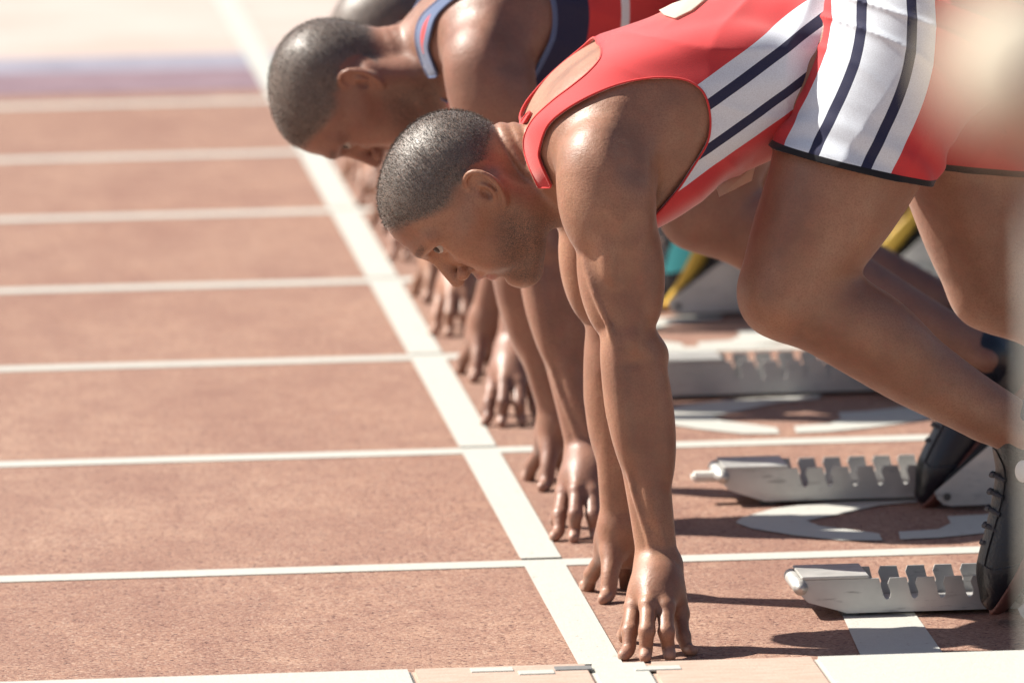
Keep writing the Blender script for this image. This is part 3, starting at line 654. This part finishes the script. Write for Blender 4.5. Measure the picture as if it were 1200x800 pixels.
    def cloth_vals(v):
        dta, dtn = (v-C)@a_, (v-C)@n_; ay = np.abs(v[:, 1]-s['yc'])
        armv = poly_sd(s['armhole'], v[:, 0], v[:, 2]); k0 = np.sqrt((((v-ne)@Rn/np.array(nr))**2).sum(1))
        nkv = poly_sd(s['neckpoly'], v[:, 0], v[:, 2])
        return dta, dtn, armv, nkv, np.maximum.reduce([-np.maximum(armv, .055-ay), -nkv, dta-s['hem']])
    v, q = clip_mesh(v, q, cloth_vals(v)[4]); dta, dtn, armv, nkv, _ = cloth_vals(v)
    side = s['sidefn'](dta, dtn, armv); side = np.where(np.abs(v[:, 1]-s['yc']) > .05, side, np.where(dtn > .02, 1., 0.))
    sgl = mesh_np('singlet', v, q, kit['singlet'], root, attrs={'side': np.clip(side, 0, 1), 'trim': (.006-np.minimum(np.abs(armv), np.abs(nkv)))*50+.5})
    md = sgl.modifiers.new('cloth', 'SOLIDIFY'); md.thickness = .0035; md.offset = -1
    hm = submesh_edge(v, q); hem_tube('hem_piping', v, hm, .0015, kit['piping'], sgl)
    # shorts
    sp_ = np.array([s['pelvis'], s['hipL'], s['hipR'], s['midL'], s['midR'], s['kneeL']*.4+s['midL']*.6]); Fs = Field(sp_.min(0)-.2, sp_.max(0)+.2, cv); pelvis_ops(Fs, s, .007)
    x, y, z = Fs.ax[0][:, None, None], Fs.ax[1][None, :, None], Fs.ax[2][None, None, :]
    wts = []
    for k in 'LR':
        c, n = s['hem'+k]; side_k = (y-s['yc']) if k == 'R' else (s['yc']-y)
        wts.append(np.where(side_k > 0, (x-c[0])*n[0]+(y-c[1])*n[1]+(z-c[2])*n[2], -1))
    hemd = np.maximum(*wts); wr = .0025*np.sin(x*62+z*120+3*np.sin(y*25))*sstep(-.10, -.02, hemd)+.0055*(1-np.abs(np.sin(x*34+z*62+y*8+np.sin(z*30))))**3*sstep(-.08, -.20, hemd)+.003*(1-np.abs(np.sin(x*30-z*22+y*12)))**2
    v, q = nets((Fs.F-.004-wr-.004*sstep(-.05, .0, hemd)).astype(np.float32), Fs.lo, cv); v = relax(v, q, 4)
    def short_vals(v):
        hd = np.maximum(*[np.where((v[:, 1]-s['yc'] > 0) == (k == 'R'), (v-s['hem'+k][0])@s['hem'+k][1], -1) for k in 'LR']); md_ = np.abs(v[:, 1]-s['yc']) < .06; hd = np.where(md_, np.maximum((v-s['hemL'][0])@s['hemL'][1], (v-s['hemR'][0])@s['hemR'][1]), hd); ct = (s['waist'][0]-v)@s['waist'][1]
        for k in 'LR': ct = np.minimum(ct, .05-(v-s['hip'+k])@nrm(s['knee'+k]-s['hip'+k]))
        return hd, np.maximum(hd, ct)
    v, q = clip_mesh(v, q, short_vals(v)[1]); hd = short_vals(v)[0]
    sidec = np.zeros(len(v))
    for k in 'LR':
        h, m, kn = s['hip'+k], s['mid'+k], s['knee'+k]; d = nrm(kn-h); d2 = nrm(np.cross(V3(0, 1, 0), d)); d2 = d2 if d2[0] > 0 else -d2
        lat = (v-s['short0'+k])@d2+s['shortbend']*.03*np.log1p(np.exp((-((v-s['short0'+k])@d)-.13)/.03)); msk = ((v[:, 1]-s['yc'] > 0) == (k == 'R')) & (np.abs(v[:, 1]-s['yc']) > .06)
        sidec = np.where(msk, lat/.3+.5, sidec)
    sho = mesh_np('shorts', v, q, kit['shorts'], root, attrs={'side': np.clip(sidec, 0, 1), 'trim': (hd+.0085)*50+.5}); md = sho.modifiers.new('cloth', 'SOLIDIFY'); md.thickness = .003; md.offset = -1
    for k in 'LR': make_shoe(root, *s['shoe'+k], .04, max(vs, .003), *kit['shoe'+k])
    print(label, time.time()-t0); return root
def nrm_rows(a): return a/np.maximum(np.linalg.norm(a, axis=1), 1e-9)[:, None]

def spec_one():
    y = YC1; s = dict(veins=1, yc=y, tilt=math.radians(33), head_down=16, head_yaw=0)
    s['chest'] = P(762, 146, y); s['belly'] = P(905, 78, y); s['pelvis'] = P(1068, 10, y)
    s['neck'] = P(672, 188, y); s['ear'] = P(570, 225, y-.075)+V3(0, .075, 0)
    s['folds'] = [P(588, 155, y), P(602, 155, y), P(616, 156, y)]
    s['shL'] = P(710, 196, y-.175); s['elL'] = P(741, 420, y-.20); s['wrL'] = P(771, 660, y-.215)
    s['shR'] = s['shL']+V3(0, .35, 0); s['elR'] = P(722, 420, y+.21); s['wrR'] = P(727, 612, y+.235)
    tipY = G(768, 771)[1]
    def fing(mx, my, px, py, dx, dy, tx, dm, dp, tY):
        t = G(tx, 771 if False else 770); t = V3(P(tx, 770, tY)[0], tY, .007)
        return [P(mx, my, tY+dm), P(px, py, tY+dp), P(dx, dy, tY+.012), t]
    s['handL'] = dict(back=nrm(V3(-.15, -.8, .55)), fingers=[
        fing(743, 712, 738, 739, 737, 759, 731, .058, .024, tipY-.01), fing(760, 709, 758, 739, 757, 759, 756, .042, .010, tipY-.03),
        fing(780, 712, 781, 740, 783, 758, 785, .038, .008, tipY-.025), fing(797, 720, 801, 745, 806, 760, 812, .045, .020, tipY+.012)],
        thumb=[P(757, 690, tipY+.10), P(742, 720, tipY+.125), P(734, 742, tipY+.14), V3(P(730, 750, tipY+.15)[0], tipY+.155, .008)])
    W = s['wrR']; m = lambda dx, dy, dz: W+V3(dx, dy, dz)
    def gz(p): p = p.copy(); p[2] = .007; return p
    s['handR'] = dict(back=nrm(V3(-.3, .6, .6)), fingers=[
        [m(-.020, .035, -.050), m(-.036, .055, -.078), m(-.040, .070, -.100), gz(m(-.044, .078, 0))], [m(-.004, .045, -.052), m(-.012, .072, -.078), m(-.012, .085, -.102), gz(m(-.012, .092, 0))],
        [m(.012, .043, -.052), m(.012, .070, -.078), m(.014, .083, -.102), gz(m(.016, .088, 0))], [m(.026, .034, -.054), m(.034, .056, -.082), m(.038, .066, -.102), gz(m(.042, .070, 0))]],
        thumb=[m(-.012, -.010, -.040), m(-.018, -.030, -.066), m(-.022, -.040, -.090), gz(m(-.030, -.056, 0))])
    s['hipL'] = P(1078, 22, y-.095); s['midL'] = P(1003, 182, y-.115); s['kneeL'] = P(921, 338, y-.14); s['ankL'] = P(1196, 505, y-.105)
    s['hipR'] = P(1095, 40, y+.095); s['midR'] = P(1140, 190, y+.105); s['kneeR'] = P(1165, 330, y+.115); s['ankR'] = P(1475, 500, y+.115)
    ax = V3(math.cos(math.radians(45)), 0, math.sin(math.radians(45)))
    s['armhole'] = [tuple(P(a, b, y-.13)[[0, 2]]) for a, b in smooth_poly([(648, 222), (634, 192), (633, 176), (641, 148), (658, 129), (682, 113), (710, 100), (737, 92), (765, 88), (792, 89), (808, 94), (821, 106), (828, 129), (828, 154), (820, 176), (794, 217), (766, 253)])]+[tuple(P(a, b, y-.13)[[0, 2]]) for a, b in ((740, 330), (560, 380), (560, 240))]
    s['neckcut'] = dict(c=P(640, 118, y), r=(.09, .045, .09), R=np.stack([ax, V3(0, 1, 0), V3(ax[2], 0, -ax[0])], 1))
    s['hem'] = .37
    s['sidefn'] = lambda ta, tn, ar: np.where(ta > -.03, tn/.2+.5, np.where(tn > .02, 1., 0.))
    s['neckpoly'] = [tuple(P(a, b, y-.08)[[0, 2]]) for a, b in list(smooth_poly([(660, 300), (634, 228), (619, 192), (615, 165), (624, 140), (645, 116), (667, 97), (688, 79), (703, 62), (708, 40), (695, 0)]))+[(560, -40), (500, 260), (560, 330)]]
    s['armpit'] = P(760, 222, y-.13)
    d = nrm(s['kneeL']-s['hipL']); s['hemL'] = (P(1010, 197, y-.12), nrm(V3(-.26, 0, -.97))); s['hemR'] = (P(1140, 196, y+.1), nrm(V3(-.12, 0, -1)))
    s['waist'] = (P(955, 52, y), nrm(V3(math.cos(math.radians(28)), 0, math.sin(math.radians(28)))))
    s['short0L'] = P(1003, 182, y-.115); s['short0R'] = P(1140, 190, y+.105); s['shortbend'] = .6
    s['shoeL'] = (P(1288, 507, y-.085), P(1180, 716, y-.085), V3(-.9, 0, .42), s['ankL']); s['shoeR'] = (P(1610, 505, y+.18), P(1488, 700, y+.18), V3(-.85, 0, .5), s['ankR'])
    return s
def moved(s, off, new_y):
    t = {}
    def mv(v):
        if isinstance(v, np.ndarray) and v.shape == (3,): return v+off
        if isinstance(v, list): return [mv(x) for x in v]
        return v
    for k, v in s.items():
        if k in ('handL', 'handR'): t[k] = dict(back=v['back'], fingers=mv(v['fingers']), thumb=mv(v['thumb']))
        elif k == 'armhole': t[k] = [(a+off[0], b+off[2]) for a, b in v]
        elif k == 'neckcut': t[k] = dict(c=v['c']+off, r=v['r'], R=v['R'])
        elif k in ('hemL', 'hemR', 'waist'): t[k] = (v[0]+off, v[1])
        elif k in ('shoeL', 'shoeR'): t[k] = (v[0]+off, v[1]+off, v[2], v[3]+off)
        else: t[k] = mv(v)
    t['yc'] = new_y; return t
RED = (.62, .045, .05); WHT = (.74, .79, .86); NVY = (.016, .022, .065)
def band(lo, hi, cols): return cols
K1 = m_kit('red_singlet_fabric', RED, [(0, RED), (.345, WHT), (.46, NVY), (.53, WHT), (.71, NVY), (.77, WHT), (.865, RED)], 'side')
K1S = m_kit('striped_shorts_fabric', RED, [(0, RED), (.17, WHT), (.262, NVY), (.305, WHT), (.485, NVY), (.535, WHT), (.625, RED)], 'side', ('trim', (.012, .012, .016)), sheen=.2)
def proj(v):
    d = v-O; z = d@FW; return 600+FPX*(d@RT)/z, 400-FPX*(d@UP)/z
PIPE1 = m_cloth('red_piping', (.62, .05, .05)).m; PIPE2 = m_cloth('blue_piping', (.13, .18, .32)).m
S1 = spec_one()
VS1 = .0025
r1 = build_runner(S1, VS1, True, SKIN1, 'sprinter in red singlet and white striped shorts in the lane beside the kerb', dict(singlet=K1, piping=PIPE1, shorts=K1S, shoeL=(BLACK, SOLE, LACE), shoeR=(BLACK, SOLE, LACE)))
sh = [o for o in r1.children if o.name.startswith('shoe')][0]; bm = bmesh.new(); p = P(1199, 552, YC1-.140)
bmesh.ops.create_uvsphere(bm, u_segments=20, v_segments=12, radius=1)
for vv in bm.verts: vv.co = Vector(p)+Vector((vv.co.x*.011, vv.co.y*.005, vv.co.z*.015))
bm_obj('ankle_tag', bm, WHITE, sh, True)
# race number pinned on the back of the singlet, and the lower corner of the one on the chest
sg = [o for o in r1.children if o.name.startswith('singlet')][0]; me = sg.data
v = np.zeros(len(me.vertices)*3, np.float32); me.vertices.foreach_get('co', v); v = v.reshape(-1, 3).astype(float); q = np.zeros(len(me.polygons)*3, np.int32); me.polygons.foreach_get('vertices', q); q = q.reshape(-1, 3)
N = vert_normals(v, q); px, py = proj(v); R = frame_axis(S1['tilt']); sdp = poly_sd([(748, -90), (771, 12), (779, 20), (792, 24), (812, 14), (900, -60)], px, py)
bv, bq, ids = submesh(v, q, (sdp < .004*885) & (N@V3(0, -1, .9) > 0)); sdp = sdp[ids]; bv = bv+N[ids]*.0035; bv, bq = clip_mesh(bv, np.concatenate([bq, bq[:, 2:]], 1), sdp)
bib = mesh_np('number_bib', bv, bq, PAPER, r1); md = bib.modifiers.new('thick', 'SOLIDIFY'); md.thickness = .001
bm = bmesh.new(); yb = YC1-.04; c = [P(836, 208, yb-.05), P(886, 192, yb+.05), P(881, 212, yb+.05), P(843, 231, yb-.05)]
fv = [bm.verts.new(x) for x in c]+[bm.verts.new(x+V3(0, .0012, 0)) for x in c]
for f in ((0, 1, 2, 3), (7, 6, 5, 4), (0, 4, 5, 1), (1, 5, 6, 2), (2, 6, 7, 3), (3, 7, 4, 0)): bm.faces.new([fv[i] for i in f])
bm_obj('number_bib', bm, PAPER, r1)

def plant(t, k, x, Y, ang):                # put a foot on a pedal whose lower edge is at x
    a = math.radians(ang); d = V3(math.cos(a), 0, math.sin(a)); ins = V3(-math.sin(a), 0, math.cos(a)); toe = V3(x-.004, Y, .036)+ins*.012; heel = toe+d*.27
    t['ank'+k] = heel-d*.060+ins*.085; t['shoe'+k] = (heel, toe, ins, t['ank'+k])
def merge_hands(t, s, offL, offR):
    a, b = moved(s, offL, 0), moved(s, offR, 0)
    t['handL'], t['wrL'], t['handR'], t['wrR'] = a['handL'], a['wrL'], b['handR'], b['wrR']
# second lane
y2 = .54; S2 = moved(S1, V3(-.13, 1.12, .06), y2); merge_hands(S2, S1, V3(.0, 1.108, 0), V3(.008, 1.137, 0))
S2['nape'] = -.03; S2['head_down'] = -10; S2['head_yaw'] = -4
S2['ear'] = P(424, 93, y2-.075)+V3(0, .075, 0); S2['neck'] = P(522, 52, y2); S2['chest'] = P(622, 24, y2); S2['belly'] = P(752, -38, y2); S2['pelvis'] = P(880, -97, y2)
S2['folds'] = [P(452, 42, y2), P(463, 40, y2), P(474, 38, y2)]
S2['shL'] = P(570, 72, y2-.175); S2['shR'] = S2['shL']+V3(0, .35, 0); S2['elL'] = P(640, 305, y2-.20); S2['elR'] = P(610, 318, y2+.22)
S2['hipL'] = P(888, -75, y2-.095); S2['midL'] = P(872, 70, y2-.11); S2['kneeL'] = P(822, 240, y2-.13); S2['ankL'] = P(1152, 418, y2-.105)
S2['hipR'] = P(905, -70, y2+.095); S2['midR'] = P(945, 30, y2+.105); S2['kneeR'] = P(985, 150, y2+.115); S2['ankR'] = P(1285, 330, y2+.115)
off2 = P(622, 24, y2)-S1['chest']; 
for k in ('armhole', 'neckpoly'): S2[k] = [(a+off2[0], b+off2[2]) for a, b in S1[k]]
x0_ = min(a for a, b in S2['armhole'][:20]); S2['armhole'] = [(x0_+(a-x0_)*.80, b) for a, b in S2['armhole']]
S2['neckcut'] = dict(c=S1['neckcut']['c']+off2, r=S1['neckcut']['r'], R=S1['neckcut']['R']); S2['armpit'] = S1['armpit']+off2
S2['waist'] = (S2['pelvis']-V3(.09, 0, .04), S1['waist'][1]); S2['hemL'] = (S2['midL']+V3(0, 0, .02), S1['hemL'][1]); S2['hemR'] = (S2['midR'], S1['hemR'][1])
S2['short0L'], S2['short0R'] = S2['midL'], S2['midR']; S2['sidefn'] = lambda ta, tn, ar: np.where(tn > -.055, ar/.2, .3)
S2['shoeL'] = (P(1238, 418, y2-.08), P(1096, 596, y2-.08), V3(-.78, 0, .62), S2['ankL']); S2['shoeR'] = (P(1430, 330, y2+.15), P(1330, 520, y2+.15), V3(-.85, 0, .5), S2['ankR'])
plant(S2, 'R', PED2[0]+.36, .70, 52)
K2 = m_kit('red_navy_singlet_fabric', RED, [(0, NVY), (.26, RED), (.50, WHT), (.56, RED)], 'side', ('trim', (.10, .14, .25)))
K2S = m_kit('black_shorts_fabric', NVY, [(0, NVY), (.5, (.02, .02, .025))], 'side')
build_runner(S2, .0035, True, SKIN2, 'sprinter with bowed shaved head in red and navy singlet, second lane from the kerb', dict(singlet=K2, piping=PIPE2, shorts=K2S, shoeL=(NAVY, SOLE, LACE), shoeR=(NAVY, SOLE, LACE)))
# further lanes
BLUEK = m_kit('blue_singlet_fabric', (.05, .10, .35), [(0, (.05, .10, .35)), (.5, (.05, .10, .35))], 'side'); GREENK = m_kit('white_singlet_fabric', WHT, [(0, WHT), (.5, WHT)], 'side')
far = [(1.86, V3(-.005, 2.405, 0), V3(.0, 2.474, 0), SKIN2, K2, (BLACK, WHITE, WHITE), (BLACK, WHITE, WHITE), 'sprinter in the third lane from the kerb, arms showing behind the second runner'),
       (3.05, V3(-.004, 3.63, 0), V3(.0, 3.64, 0), SKIN1, BLUEK, (CYAN, YELLOW, RUBBER), (ORANGE, YELLOW, RUBBER), 'sprinter with cyan and amber shoes with yellow soles, fourth lane from the kerb'),
       (4.27, V3(.0, 4.85, 0), V3(.0, 4.85, 0), SKIN2, GREENK, (BLACK, SOLE, WHITE), (BLACK, SOLE, WHITE), 'sprinter in the fifth lane from the kerb, mostly hidden behind the others'),
       (5.49, V3(.0, 5.86, 0), V3(.0, 5.80, 0), SKIN1, BLUEK, (BLACK, SOLE, WHITE), (BLACK, SOLE, WHITE), 'sprinter in the outermost lane, only the planted hands and arms showing')]
for i, (yc, oL, oR, sk, kt, shl, shr, lab) in enumerate(far):
    t = moved(S1, V3((.065, .14, .14, .10)[i], yc-YC1, (.0, .07, .07, .05)[i]), yc); merge_hands(t, S1, oL, oR)
    if i == 0:
        t['hipL'] = t['hipL']+V3(.06, 0, 0); t['kneeL'] = P(845, 238, yc-.13); t['midL'] = t['hipL']*.5+t['kneeL']*.5+V3(.02, 0, 0); t['ankL'] = P(1150, 378, yc-.105)
        t['shoeL'] = (P(1250, 335, yc-.09), P(1146, 470, yc-.09), V3(-.8, 0, .6), t['ankL'])
    if i == 1:
        d = V3(-.225, 0, -.07); t['ankL'] = t['ankL']+d; a = t['shoeL']; t['shoeL'] = (a[0]+d, a[1]+d, a[2], t['ankL'])
        d = V3(-.14, 0, -.07); t['ankR'] = t['ankR']+d; a = t['shoeR']; t['shoeR'] = (a[0]+d, a[1]+d, a[2], t['ankR'])
    if i == 0: plant(t, 'R', P(1043, 470, 1.7)[0]+.38, 1.96, 52)
    if i == 1: plant(t, 'R', P(1035, 330, 3.2)[0], 3.20, 46)
    if i > 1:
        xl = .58; plant(t, 'L', xl, yc-.115, 56); plant(t, 'R', xl+.33, yc+.145, 52)
        block('aluminium starting block in the %s lane from the kerb' % ('fifth', 'sixth')[i-2], .30, yc-.05, yc+.06, None, .054, .42, [((xl, .022), math.radians(56), yc-.175, yc-.055), ((xl+.33, .022), math.radians(52), yc+.07, yc+.19)])
    build_runner(t, .006, False, sk, lab, dict(singlet=kt, piping=PIPE2, shorts=K2S, shoeL=shl, shoeR=shr))

# ------------------------------------------------------------------ out of focus padded post in the infield
py_ = -CD+2.9; top = P(1192, 92, py_); FOAM = m_plain('beige_foam', (.66, .60, .48), .9, nscale=300)
post = tag(empty('marker_post', (P(1246, 92, py_)[0], py_, 0)), 'blurred beige ball on a thin pale pole in front of the kerb', 'post')
bm = bmesh.new(); bmesh.ops.create_icosphere(bm, subdivisions=4, radius=1)
for vv in bm.verts: vv.co = Vector((vv.co.x*.030, vv.co.y*.030, vv.co.z*.029*(1+.12*vv.co.z)))
bmesh.ops.translate(bm, verts=bm.verts, vec=Vector(P(1206, 92, py_))); bm_obj('ball_head', bm, FOAM, post, True)
bm = bmesh.new(); pb = P(1246, 180, py_); bm_cyl(bm, (pb[0], py_, 0), (pb[0], py_, pb[2]), .0045, 20); bm_obj('pole', bm, m_plain('pole_paint', (.66, .62, .55), .5), post, True)
bm = bmesh.new(); bm_cyl(bm, (pb[0], py_, 0), (pb[0], py_, .03), .07, 32, .06); bm_obj('base', bm, RUBBER, post, True)
print('total', time.time()-T0)
